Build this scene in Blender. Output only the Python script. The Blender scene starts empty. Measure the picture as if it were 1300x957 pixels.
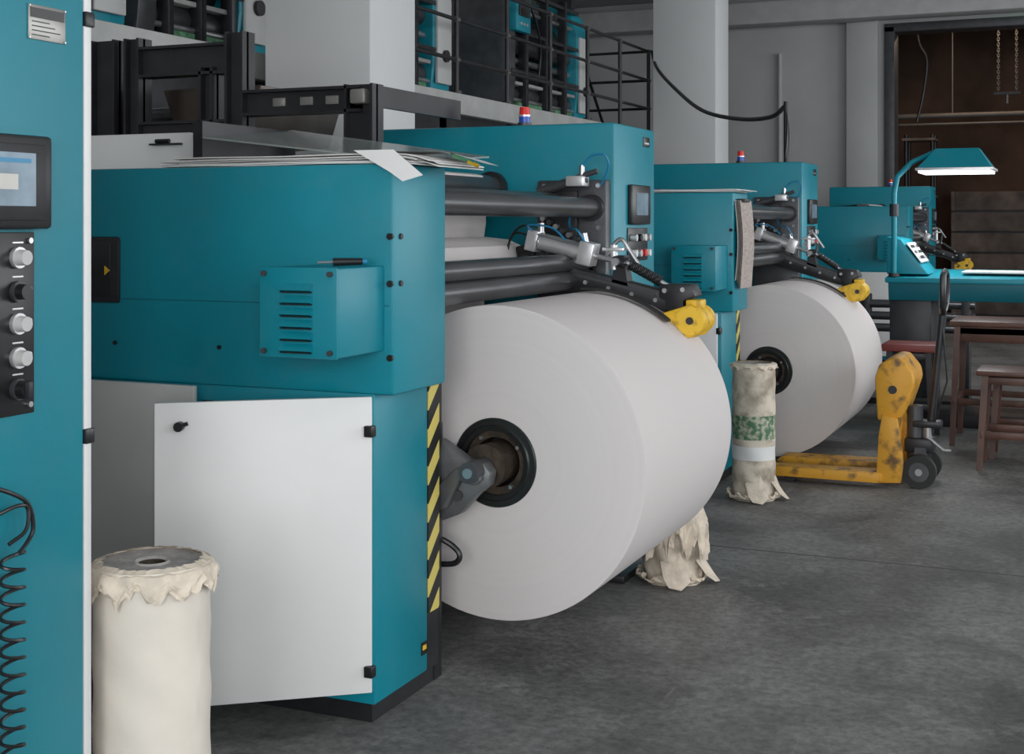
import bpy, bmesh, math, random
from mathutils import Vector, Matrix
R=random.Random(7)
scn=bpy.context.scene
scn.view_settings.view_transform='Standard'

# ------------------------------------------------------------ materials
def mat(name,col,rough=.5,metal=0,var=.08,scale=6,bump=0,bscale=60,emit=None,estr=0,alpha=None,spec=None,col2=None,lo=.3,hi=.7,dust=0):
    m=bpy.data.materials.new(name); m.use_nodes=True
    nt=m.node_tree; b=nt.nodes['Principled BSDF']
    b.inputs['Roughness'].default_value=rough; b.inputs['Metallic'].default_value=metal
    if spec is not None: b.inputs['Specular IOR Level'].default_value=spec
    tc=nt.nodes.new('ShaderNodeTexCoord')
    n=nt.nodes.new('ShaderNodeTexNoise'); n.inputs['Scale'].default_value=scale; n.inputs['Detail'].default_value=6
    nt.links.new(tc.outputs['Object'],n.inputs['Vector'])
    r=nt.nodes.new('ShaderNodeValToRGB')
    r.color_ramp.elements[0].position=lo; r.color_ramp.elements[1].position=hi
    r.color_ramp.elements[0].color=(*[c*(1-var) for c in col],1)
    r.color_ramp.elements[1].color=(*(col2 or [min(1,c*(1+var)) for c in col]),1)
    nt.links.new(n.outputs['Fac'],r.inputs['Fac'])
    out=r.outputs['Color']
    if dust:
        n3=nt.nodes.new('ShaderNodeTexNoise'); n3.inputs['Scale'].default_value=4.5; n3.inputs['Detail'].default_value=12; n3.inputs['Roughness'].default_value=.78
        nt.links.new(tc.outputs['Object'],n3.inputs['Vector'])
        mr=nt.nodes.new('ShaderNodeMapRange'); mr.inputs[1].default_value=.5; mr.inputs[2].default_value=.8; mr.inputs[3].default_value=0; mr.inputs[4].default_value=dust
        nt.links.new(n3.outputs['Fac'],mr.inputs[0])
        mx=nt.nodes.new('ShaderNodeMix'); mx.data_type='RGBA'; nt.links.new(mr.outputs[0],mx.inputs[0]); nt.links.new(out,mx.inputs[6]); mx.inputs[7].default_value=(.30,.33,.33,1)
        out=mx.outputs[2]
        m2=nt.nodes.new('ShaderNodeMapRange'); m2.inputs[3].default_value=rough; m2.inputs[4].default_value=min(1,rough+.25); nt.links.new(n3.outputs['Fac'],m2.inputs[0]); nt.links.new(m2.outputs[0],b.inputs['Roughness'])
    nt.links.new(out,b.inputs['Base Color'])
    if bump:
        n2=nt.nodes.new('ShaderNodeTexNoise'); n2.inputs['Scale'].default_value=bscale; n2.inputs['Detail'].default_value=4
        nt.links.new(tc.outputs['Object'],n2.inputs['Vector'])
        bp=nt.nodes.new('ShaderNodeBump'); bp.inputs['Strength'].default_value=bump; bp.inputs['Distance'].default_value=.01
        nt.links.new(n2.outputs['Fac'],bp.inputs['Height']); nt.links.new(bp.outputs['Normal'],b.inputs['Normal'])
    if emit: b.inputs['Emission Color'].default_value=(*emit,1); b.inputs['Emission Strength'].default_value=estr
    if alpha is not None: b.inputs['Alpha'].default_value=alpha
    return m
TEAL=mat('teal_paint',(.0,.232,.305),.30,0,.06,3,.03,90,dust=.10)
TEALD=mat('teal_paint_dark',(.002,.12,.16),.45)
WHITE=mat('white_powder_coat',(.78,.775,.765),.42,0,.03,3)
GREYW=mat('offwhite_panel',(.52,.52,.51),.5,0,.03)  # off-white parts, and a white panel with shade put into the colour
DARK=mat('dark_painted_steel',(.028,.028,.032),.42,.3,.25,8)
DGREY=mat('dark_grey_cast_steel',(.075,.078,.085),.42,.4,.2,9,.1)
CAST=mat('grey_cast_bracket',(.15,.155,.16),.42,.5,.25,12,.1)
BLACK=mat('black_plastic',(.012,.012,.013),.35)
RUB=mat('black_rubber',(.02,.02,.02),.7)
STEEL=mat('machined_steel',(.5,.5,.51),.28,.85,.1)
ALU=mat('aluminium',(.66,.66,.67),.35,.6,.06)
ROLLER=mat('dark_roller_steel',(.10,.102,.108),.3,.6,.15,5)
YEL=mat('yellow_paint',(.55,.32,.02),.45,0,.1,22,col2=(.84,.52,.03),lo=.35,hi=.5)
ORG=mat('worn_orange_paint',(.16,.085,.03),.55,0,.1,11,.15,40,col2=(.66,.32,.025),lo=.34,hi=.48)
RED=mat('red_lens',(.75,.03,.02),.3); BLUE=mat('blue_lens',(.02,.09,.5),.3)
REDP=mat('red_vinyl',(.17,.03,.025),.5)
HOSE=mat('blue_hose',(.01,.22,.42),.35)
BROWNC=mat('rusty_core',(.055,.04,.028),.6,.3,.5,20,.3)
GRNM=mat('green_grey_flange',(.04,.05,.044),.35,.7,.3,12)
KRAFT=mat('offwhite_wrapper',(.74,.68,.60),.75,0,.08,5,.12,20)
KRAFTD=mat('dirty_wrapper',(.40,.34,.26),.8,0,.2,11,.3,30,col2=(.70,.62,.51),lo=.35,hi=.6)
KRAFTT=mat('torn_wrapper',(.70,.61,.50),.8,0,.18,22,.4,40)
KGREEN=mat('wrapper_green_print',(.09,.22,.12),.7,0,.2,38,.2,30,col2=(.50,.50,.38),lo=.42,hi=.6)
ENDG=mat('roll_end_grey_paper',(.34,.325,.31),.85,0,.2,25,.3,80)
WOOD=mat('dark_brown_wood',(.085,.036,.024),.45,0,.35,7,.1)
SCREEN=mat('lcd_screen',(.15,.22,.28),.2,0,.25,14,emit=(.26,.38,.48),estr=.08)
GREEN=mat('green_print',(.10,.26,.14),.6,0,.6,30)
EXITG=mat('exit_sign_green',(.02,.35,.15),.4,emit=(.03,.7,.3),estr=1)
LAMPE=mat('lamp_tube',(.9,.9,.9),.4,emit=(.95,.98,1),estr=3)
NEWS=mat('newsprint_paper',(.70,.69,.67),.85,0,.04,30)
NEWS2=mat('newsprint_printed',(.42,.36,.33),.85,0,.35,70)
CONC=mat('painted_concrete_grey',(.43,.435,.44),.7,0,.06,1.5,.08,30)
COLM=mat('column_white_paint',(.64,.645,.65),.65,0,.03,1.2,.05)
CEILM=mat('ceiling_paint',(.42,.42,.42),.8)
SLAB=mat('mezzanine_edge_grey',(.45,.45,.44),.6,0,.1)
BRN=mat('store_brown_wall',(.10,.055,.036),.8,0,.5,1.2)
CRATE=mat('weathered_boards',(.15,.12,.105),.8,0,.4,4,.2)
BRNP=mat('bronze_tray',(.12,.10,.085),.4,.6,.2)
PLATE=mat('nameplate_metal',(.35,.34,.32),.35,.6)
CHAIN=mat('dull_chain_steel',(.16,.15,.14),.5,.5)
GLASS=mat('acrylic_sheet',(.42,.47,.46),.15,0,.02,alpha=.6)

def paper_mat():
    m=bpy.data.materials.new('newsprint_roll'); m.use_nodes=True; nt=m.node_tree; b=nt.nodes['Principled BSDF']
    b.inputs['Roughness'].default_value=.85; b.inputs['Specular IOR Level'].default_value=.2
    tc=nt.nodes.new('ShaderNodeTexCoord'); sp=nt.nodes.new('ShaderNodeSeparateXYZ'); nt.links.new(tc.outputs['Object'],sp.inputs[0])
    cx=nt.nodes.new('ShaderNodeCombineXYZ'); nt.links.new(sp.outputs['X'],cx.inputs['X']); nt.links.new(sp.outputs['Z'],cx.inputs['Y'])
    ln=nt.nodes.new('ShaderNodeVectorMath'); ln.operation='LENGTH'; nt.links.new(cx.outputs[0],ln.inputs[0])
    c2=nt.nodes.new('ShaderNodeCombineXYZ'); nt.links.new(ln.outputs['Value'],c2.inputs['X'])
    n=nt.nodes.new('ShaderNodeTexNoise'); n.inputs['Scale'].default_value=45; n.inputs['Detail'].default_value=5
    nt.links.new(c2.outputs[0],n.inputs['Vector'])
    r=nt.nodes.new('ShaderNodeValToRGB'); r.color_ramp.elements[0].position=.3; r.color_ramp.elements[1].position=.7
    r.color_ramp.elements[0].color=(.655,.612,.602,1); r.color_ramp.elements[1].color=(.68,.638,.628,1)
    nt.links.new(n.outputs['Fac'],r.inputs['Fac']); nt.links.new(r.outputs['Color'],b.inputs['Base Color'])
    return m
PAPER=paper_mat()
def hazard_mat():
    m=bpy.data.materials.new('hazard_stripes'); m.use_nodes=True; nt=m.node_tree; b=nt.nodes['Principled BSDF']
    b.inputs['Roughness'].default_value=.45
    tc=nt.nodes.new('ShaderNodeTexCoord'); sp=nt.nodes.new('ShaderNodeSeparateXYZ'); nt.links.new(tc.outputs['Object'],sp.inputs[0])
    a=nt.nodes.new('ShaderNodeMath'); a.operation='SUBTRACT'; nt.links.new(sp.outputs['Z'],a.inputs[0]); nt.links.new(sp.outputs['Y'],a.inputs[1])
    k=nt.nodes.new('ShaderNodeMath'); k.operation='MULTIPLY'; k.inputs[1].default_value=8.3; nt.links.new(a.outputs[0],k.inputs[0])
    f=nt.nodes.new('ShaderNodeMath'); f.operation='FRACT'; nt.links.new(k.outputs[0],f.inputs[0])
    r=nt.nodes.new('ShaderNodeValToRGB'); r.color_ramp.interpolation='CONSTANT'
    r.color_ramp.elements[0].color=(.012,.012,.012,1); r.color_ramp.elements[1].position=.5; r.color_ramp.elements[1].color=(.72,.60,.15,1)
    nt.links.new(f.outputs[0],r.inputs['Fac']); nt.links.new(r.outputs['Color'],b.inputs['Base Color'])
    return m
HAZ=hazard_mat()
def floor_mat():
    m=bpy.data.materials.new('worn_concrete_floor'); m.use_nodes=True; nt=m.node_tree; b=nt.nodes['Principled BSDF']
    L=nt.links.new; N=nt.nodes.new
    tc=N('ShaderNodeTexCoord')
    n=N('ShaderNodeTexNoise'); n.inputs['Scale'].default_value=1.3; n.inputs['Detail'].default_value=10; n.inputs['Roughness'].default_value=.68; n.inputs['Distortion'].default_value=.4; L(tc.outputs['Object'],n.inputs['Vector'])
    r=N('ShaderNodeValToRGB'); r.color_ramp.elements[0].position=.37; r.color_ramp.elements[1].position=.64
    r.color_ramp.elements[0].color=(.092,.09,.088,1); r.color_ramp.elements[1].color=(.235,.232,.226,1); L(n.outputs['Fac'],r.inputs['Fac'])
    n2=N('ShaderNodeTexNoise'); n2.inputs['Scale'].default_value=28; n2.inputs['Detail'].default_value=9; n2.inputs['Roughness'].default_value=.75; L(tc.outputs['Object'],n2.inputs['Vector'])
    r2=N('ShaderNodeValToRGB'); r2.color_ramp.elements[0].position=.36; r2.color_ramp.elements[0].color=(.5,.5,.5,1); r2.color_ramp.elements[1].position=.6; r2.color_ramp.elements[1].color=(1.2,1.2,1.2,1)
    L(n2.outputs['Fac'],r2.inputs['Fac'])
    mx=N('ShaderNodeMix'); mx.data_type='RGBA'; mx.blend_type='MULTIPLY'; mx.inputs[0].default_value=.85
    L(r.outputs['Color'],mx.inputs[6]); L(r2.outputs['Color'],mx.inputs[7])
    def layer(prev,scale,rough,lo,hi,fac,col,dist=0,stretch=None):
        src=tc.outputs['Object']
        if stretch:
            mp=N('ShaderNodeMapping'); mp.inputs['Scale'].default_value=stretch; mp.inputs['Rotation'].default_value=(0,0,.6); L(src,mp.inputs[0]); src=mp.outputs[0]
        n3=N('ShaderNodeTexNoise'); n3.inputs['Scale'].default_value=scale; n3.inputs['Detail'].default_value=12; n3.inputs['Roughness'].default_value=rough; n3.inputs['Distortion'].default_value=dist; L(src,n3.inputs['Vector'])
        r3=N('ShaderNodeMapRange'); r3.inputs[1].default_value=lo; r3.inputs[2].default_value=hi; r3.inputs[3].default_value=0; r3.inputs[4].default_value=fac; L(n3.outputs['Fac'],r3.inputs[0])
        m3=N('ShaderNodeMix'); m3.data_type='RGBA'; L(r3.outputs[0],m3.inputs[0]); L(prev,m3.inputs[6]); m3.inputs[7].default_value=(*col,1); return m3.outputs[2]
    c=layer(mx.outputs[2],3.2,.8,.56,.70,.6,(.38,.375,.36))
    c=layer(c,2.1,.6,.60,.70,.55,(.065,.063,.06),.8)
    c=layer(c,6,.7,.62,.70,.55,(.42,.41,.40),0,(1,.07,1))
    sp=N('ShaderNodeSeparateXYZ'); L(tc.outputs['Object'],sp.inputs[0])
    outs=[]
    for ax,off,per in (('Y',6.08,3.0),('X',.6,4.0)):
        a=N('ShaderNodeMath'); a.operation='SUBTRACT'; a.inputs[1].default_value=off; L(sp.outputs[ax],a.inputs[0])
        p=N('ShaderNodeMath'); p.operation='PINGPONG'; p.inputs[1].default_value=per/2; L(a.outputs[0],p.inputs[0])
        q=N('ShaderNodeMath'); q.operation='LESS_THAN'; q.inputs[1].default_value=.007; L(p.outputs[0],q.inputs[0]); outs.append(q)
    o=N('ShaderNodeMath'); o.operation='MAXIMUM'; L(outs[0].outputs[0],o.inputs[0]); L(outs[1].outputs[0],o.inputs[1])
    m2=N('ShaderNodeMix'); m2.data_type='RGBA'; L(o.outputs[0],m2.inputs[0]); L(c,m2.inputs[6]); m2.inputs[7].default_value=(.03,.03,.03,1)
    L(m2.outputs[2],b.inputs['Base Color'])
    rr=N('ShaderNodeMapRange'); rr.inputs[3].default_value=.40; rr.inputs[4].default_value=.8; L(n.outputs['Fac'],rr.inputs[0]); L(rr.outputs[0],b.inputs['Roughness'])
    bp=N('ShaderNodeBump'); bp.inputs['Strength'].default_value=.3; bp.inputs['Distance'].default_value=.01; L(n2.outputs['Fac'],bp.inputs['Height']); L(bp.outputs['Normal'],b.inputs['Normal'])
    return m
FLOOR=floor_mat()

# ------------------------------------------------------------ mesh builder
class B:
    def __init__(s,name): s.name=name; s.bm=bmesh.new(); s.m=[]
    def mi(s,m):
        if m not in s.m: s.m.append(m)
        return s.m.index(m)
    def _tag(s,faces,m):
        i=s.mi(m)
        for f in faces: f.material_index=i; f.smooth=True
    def mesh(s,verts,faces,m):
        vs=[s.bm.verts.new(v) for v in verts]; fs=[]
        for f in faces:
            try: fs.append(s.bm.faces.new([vs[i] for i in f]))
            except ValueError: pass
        s._tag(fs,m); return vs,fs
    def box(s,x0,x1,y0,y1,z0,z1,m,bev=0,M=None):
        v=[Vector((x,y,z)) for z in (z0,z1) for y in (y0,y1) for x in (x0,x1)]
        if M: v=[M@p for p in v]
        vs,fs=s.mesh(v,[(0,2,3,1),(4,5,7,6),(0,1,5,4),(1,3,7,5),(3,2,6,7),(2,0,4,6)],m)
        if bev:
            es=list({e for f in fs for e in f.edges})
            r=bmesh.ops.bevel(s.bm,geom=es,offset=bev,segments=2,affect='EDGES',profile=.5)
            s._tag(r['faces'],m)
    def prism(s,pts,a0,a1,m,axis='y',bev=0):
        f={'y':lambda p,a:(p[0],a,p[1]),'x':lambda p,a:(a,p[0],p[1]),'z':lambda p,a:(p[0],p[1],a)}[axis]
        n=len(pts); v=[f(p,a0) for p in pts]+[f(p,a1) for p in pts]
        fc=[tuple(range(n)),tuple(range(2*n-1,n-1,-1))]+[(i,i+n,(i+1)%n+n,(i+1)%n) for i in range(n)]
        vs,fs=s.mesh(v,fc,m)
        bmesh.ops.recalc_face_normals(s.bm,faces=fs)
        if bev:
            es=list({e for q in fs for e in q.edges})
            r=bmesh.ops.bevel(s.bm,geom=es,offset=bev,segments=2,affect='EDGES',profile=.5); s._tag(r['faces'],m)
    def cyl(s,p0,p1,r,m,seg=24,r2=None):
        p0=Vector(p0);p1=Vector(p1); r2=r if r2 is None else r2
        d=(p1-p0).normalized(); u=d.orthogonal().normalized(); w=d.cross(u)
        v=[];
        for p,rr in ((p0,r),(p1,r2)):
            for i in range(seg):
                a=2*math.pi*i/seg; v.append(p+(u*math.cos(a)+w*math.sin(a))*rr)
        s.mesh(v,[(i,(i+1)%seg,(i+1)%seg+seg,i+seg) for i in range(seg)]+[tuple(range(seg-1,-1,-1)),tuple(range(seg,2*seg))],m)
    def lathe(s,prof,org,m,axis='y',seg=48,mats=None):
        o=Vector(org); rings=[]
        for r,h in prof:
            ring=[]
            for i in range(seg):
                a=2*math.pi*i/seg; c,t=math.cos(a)*r,math.sin(a)*r
                p={'y':(c,h,t),'z':(c,t,h),'x':(h,c,t)}[axis]
                ring.append(s.bm.verts.new(o+Vector(p)))
            rings.append(ring)
        for k in range(len(rings)-1):
            fs=[s.bm.faces.new((rings[k][i],rings[k][(i+1)%seg],rings[k+1][(i+1)%seg],rings[k+1][i])) for i in range(seg)]
            s._tag(fs,(mats[k] if mats else m))
    def tube(s,pts,r,m,seg=8):
        P=[Vector(p) for p in pts]; n=len(P); prev=None; rings=[]
        for k in range(n):
            d=(P[min(k+1,n-1)]-P[max(k-1,0)]).normalized()
            u=(prev-d*prev.dot(d)) if prev is not None else d.orthogonal()
            u=u.normalized() if u.length>1e-6 else d.orthogonal().normalized()
            prev=u; w=d.cross(u)
            rings.append([s.bm.verts.new(P[k]+(u*math.cos(2*math.pi*i/seg)+w*math.sin(2*math.pi*i/seg))*r) for i in range(seg)])
        fs=[]
        for k in range(n-1):
            for i in range(seg): fs.append(s.bm.faces.new((rings[k][i],rings[k][(i+1)%seg],rings[k+1][(i+1)%seg],rings[k+1][i])))
        fs.append(s.bm.faces.new(rings[0][::-1])); fs.append(s.bm.faces.new(rings[-1])); s._tag(fs,m)
    def curve(s,ctrl,r,m,n=24,seg=8): s.tube(cat(ctrl,n),r,m,seg)
    def done(s,loc=(0,0,0),parent=None,ang=32):
        me=bpy.data.meshes.new(s.name)
        s.bm.normal_update()
        bmesh.ops.recalc_face_normals(s.bm,faces=s.bm.faces[:])
        s.bm.to_mesh(me); s.bm.free()
        for m in s.m: me.materials.append(m)
        me.set_sharp_from_angle(angle=math.radians(ang))
        o=bpy.data.objects.new(s.name,me); o.location=loc; scn.collection.objects.link(o)
        if parent: o.parent=parent
        return o
def cat(c,n):
    c=[Vector(p) for p in c]; c=[c[0]*2-c[1]]+c+[c[-1]*2-c[-2]]; out=[]
    segs=len(c)-3; per=max(2,n//segs)
    for k in range(segs):
        p0,p1,p2,p3=c[k:k+4]
        for j in range(per):
            t=j/per; out.append(.5*((2*p1)+(p2-p0)*t+(2*p0-5*p1+4*p2-p3)*t*t+(3*p1-p0-3*p2+p3)*t**3))
    out.append(c[-2]); return out

# ------------------------------------------------------------ room
CZ=4.75
b=B('floor'); b.box(-10,5.2,-5,24,-.1,0,FLOOR); b.done()
b=B('ceiling'); b.box(-10,5.2,-5,19.3,CZ,CZ+.15,CEILM)
b.done()
b=B('wall_back')
b.box(-10,-2.59,19,19.3,0,CZ,CONC); b.box(-2.59,1.4,19,19.3,4.16,CZ,CONC); b.box(1.4,5.2,19,19.3,0,CZ,CONC)
b.box(-3.16,-2.74,18.86,19,0,CZ,CONC,.01); b.cyl((-4.1,18.95,0),(-4.1,18.95,3.9),.03,CONC)
b.done()
b=B('trim_1')
b.box(-2.66,-2.52,18.94,19.34,0,4.2,DGREY,.01); b.box(1.34,1.48,18.94,19.34,0,4.2,DGREY,.01); b.box(-2.66,1.48,18.94,19.34,4.12,4.24,DGREY,.01)
b.done()
b=B('ceiling_beam'); b.box(-10,5.2,18.3,18.7,4.25,4.55,CEILM,.01); b.box(-10,5.2,10.2,10.6,4.45,CZ,CEILM,.01); b.done()
b=B('wall_left'); b.box(-10.2,-10,-5,19.3,0,CZ,CONC); b.done()
def winwall(name,fn,a0,a1,wins,z0=1.0,z1=3.9):
    b=B(name); cur=a0
    for w0,w1 in wins:
        fn(b,cur,w0,0,CZ); fn(b,w0,w1,0,z0); fn(b,w0,w1,z1,CZ); cur=w1
    fn(b,cur,a1,0,CZ); b.done()
rw=[(-3.5,-.5),(.8,3.8),(5.1,8.1),(9.4,12.4),(13.7,16.7)]
winwall('wall_right',lambda b,p,q,z0,z1:b.box(5,5.2,p,q,z0,z1,CONC),-5,19.3,rw)
fw=[(-4.6,-1.8),(-.8,2.0),(2.6,4.6)]  # unseen openings added behind the camera to light the camera-facing faces
winwall('wall_front',lambda b,p,q,z0,z1:b.box(p,q,-5.2,-5,z0,z1,CONC),-10,5.2,fw)
k=1
for w0,w1 in rw:
    b=B('window_%d'%k); k+=1
    for i in range(4):
        y=w0+(w1-w0-.06)*i/3; b.box(5.05,5.12,y,y+.06,1.0,3.9,WHITE)
    for z in (1.0,2.4,3.84): b.box(5.06,5.11,w0,w1,z,z+.06,WHITE)
    b.done()
for w0,w1 in fw:
    b=B('window_%d'%k); k+=1
    for i in range(4):
        x=w0+(w1-w0-.06)*i/3; b.box(x,x+.06,-5.12,-5.05,1.0,3.9,WHITE)
    for z in (1.0,2.4,3.84): b.box(w0,w1,-5.11,-5.06,z,z+.06,WHITE)
    b.done()
b=B('wall_store'); b.box(-5,3,23.8,24,0,5,BRN); b.box(-5,-4.8,19.3,24,0,5,BRN); b.box(2.8,3,19.3,24,0,5,BRN); b.done()
b=B('ceiling_store'); b.box(-5,3,19.3,24,4.8,4.95,BRN); b.done()
for yy in (6.6,14.1):
    b=B('column'); b.box(-4.45,-3.744,yy,yy+.55,0,CZ,COLM,.012); b.box(-4.47,-3.724,yy-.02,yy+.57,0,.15,CONC,.005); b.done()

# store contents
b=B('board_crate_stack')
for i in range(6):
    z=.05+i*.33
    b.box(-2.1+.03*(i%3),.6-.04*(i%2),22.4,23.4,z,z+.30,CRATE,.012)
    for x in (-2.1,-.9,.45): b.box(x,x+.06,22.38,23.42,z,z+.30,CRATE)
    b.box(-2.1,.5,22.5,23.3,z-.05,z,DARK)
b.done()
b=B('shelf_rack')
for x in (-2.75,-2.35): b.cyl((x,22.0,0),(x,22.0,2.9),.03,DARK)
for z in (1.0,1.9,2.8): b.box(-2.8,-2.3,21.9,22.4,z,z+.04,CRATE)
for x in (-2.75,-2.35): b.cyl((x,22.38,0),(x,22.38,2.9),.03,DARK)
b.done()
b=B('pipe_run'); b.cyl((-4.78,21.5,3.15),(2.78,21.5,3.15),.04,CHAIN); b.cyl((-4.78,21.5,3.02),(2.78,21.5,3.02),.02,CHAIN)
for x in (-2,0): b.cyl((x,21.5,3.15),(x,21.5,4.79),.012,CHAIN)
b.done()
b=B('chain_hoist')
for x in (-1.3,-1.05):
    for i in range(34):
        z=4.76-i*.04; M=Matrix.Translation((x,20.9,z))@Matrix.Rotation((i%2)*math.pi/2,4,'Z')
        b.tube([M@Vector((math.cos(a)*.016,0,math.sin(a)*.03)) for a in [2*math.pi*j/8 for j in range(9)]],.006,CHAIN,5)
b.box(-1.36,-.99,20.85,20.95,3.38,3.42,DARK); b.cyl((-1.18,20.9,3.4),(-1.18,20.9,3.25),.025,CHAIN)
b.box(-1.45,-.9,20.75,21.05,4.72,4.79,DARK)
b.done()
b=B('hanging_hose'); b.curve([(-2.45,20.6,4.79),(-2.4,20.6,4.2),(-2.28,20.6,3.9),(-2.33,20.6,3.4),(-2.42,20.6,3.0)],.02,DARK); b.done()
b=B('exit_sign'); b.box(-.99,-.72,18.88,19.0,4.46,4.6,EXITG,.005)
b.box(-.95,-.89,18.875,18.885,4.5,4.56,WHITE); b.box(-.86,-.76,18.875,18.885,4.52,4.545,WHITE); b.done()

# ------------------------------------------------------------ left press cabinet
b=B('press_control_cabinet')
X=-1.95
b.box(-3.3,X,.7,2.225,0,3.2,TEAL,.008)
b.box(-3.3,X-.002,2.227,2.25,.0,3.2,WHITE,.003)
for z in (1.93,1.05,.35): b.box(X-.03,X+.004,2.226,2.254,z-.016,z+.016,BLACK,.003)
b.box(X,X+.03,1.80,2.10,1.488,1.673,BLACK,.008); b.box(X+.026,X+.033,1.83,2.078,1.505,1.655,DARK,.002)
b.box(X+.03,X+.0345,1.86,2.048,1.533,1.637,SCREEN)
b.box(X+.034,X+.0350,1.87,2.035,1.617,1.626,HOSE); b.box(X+.034,X+.0350,1.92,2.0,1.565,1.595,PLATE)
b.box(X,X+.008,1.80,2.072,1.122,1.482,BLACK,.002)
for z in (1.14,1.465):
    b.cyl((X+.006,2.058,z),(X+.013,2.058,z),.006,STEEL,10)
for i,z in enumerate((1.432,1.365,1.302,1.235,1.173)):
    b.cyl((X+.006,2.025,z),(X+.016,2.025,z),.021,DGREY if i in(1,4) else ALU)
    b.cyl((X+.014,2.025,z),(X+.034,2.025,z),.016,BLACK if i in (1,4) else GREYW,24,.0145)
    b.cyl((X+.006,1.93,z),(X+.016,1.93,z),.021,ALU); b.cyl((X+.014,1.93,z),(X+.036,1.93,z),.015,(RED,WHITE,BLACK,WHITE,BLACK)[i])
    b.box(X+.007,X+.0095,2.012,2.040,z+.028,z+.031,ALU)
    b.tube([(X+.009,2.058+math.cos(a)*.006,z+.003+math.sin(a)*.006) for a in [j*math.pi/6 for j in range(13)]],.001,ALU,5)
b.box(X+.012,X+.045,2.019,2.031,1.155,1.191,DARK,.003)
b.box(X,X+.003,2.061,2.166,1.868,1.938,PLATE,.001)
b.box(X+.002,X+.004,2.066,2.161,1.912,1.932,BLACK)
for i in range(4):
    b.box(X+.002,X+.0035,2.070,2.07+.05+.03*((i*7)%3)/2,1.903-i*.009,1.9055-i*.009,BLACK)
for y in (2.0635,2.1635):
    for z in (1.871,1.935): b.cyl((X+.002,y,z),(X+.005,y,z),.002,STEEL,8)
pts=[]
for i in range(330):
    a=i*2*math.pi/16; pts.append((X+.030+math.cos(a)*.018,1.990+math.sin(a)*.026,.865-.034*i/16))
b.tube(pts,.0038,BLACK,6)
b.curve([(X+.0,1.93,1.0),(X+.03,1.97,.985),(X+.03,2.03,.95),(X+.03,2.045,.90),(X+.03,2.03,.875),(X+.048,1.990,.865)],.0045,BLACK)
b.curve([(X+.0,1.96,.93),(X+.03,2.0,.95),(X+.03,2.03,.94),(X+.035,2.02,.90),(X+.03,1.98,.88)],.004,BLACK)
b.done()

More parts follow.
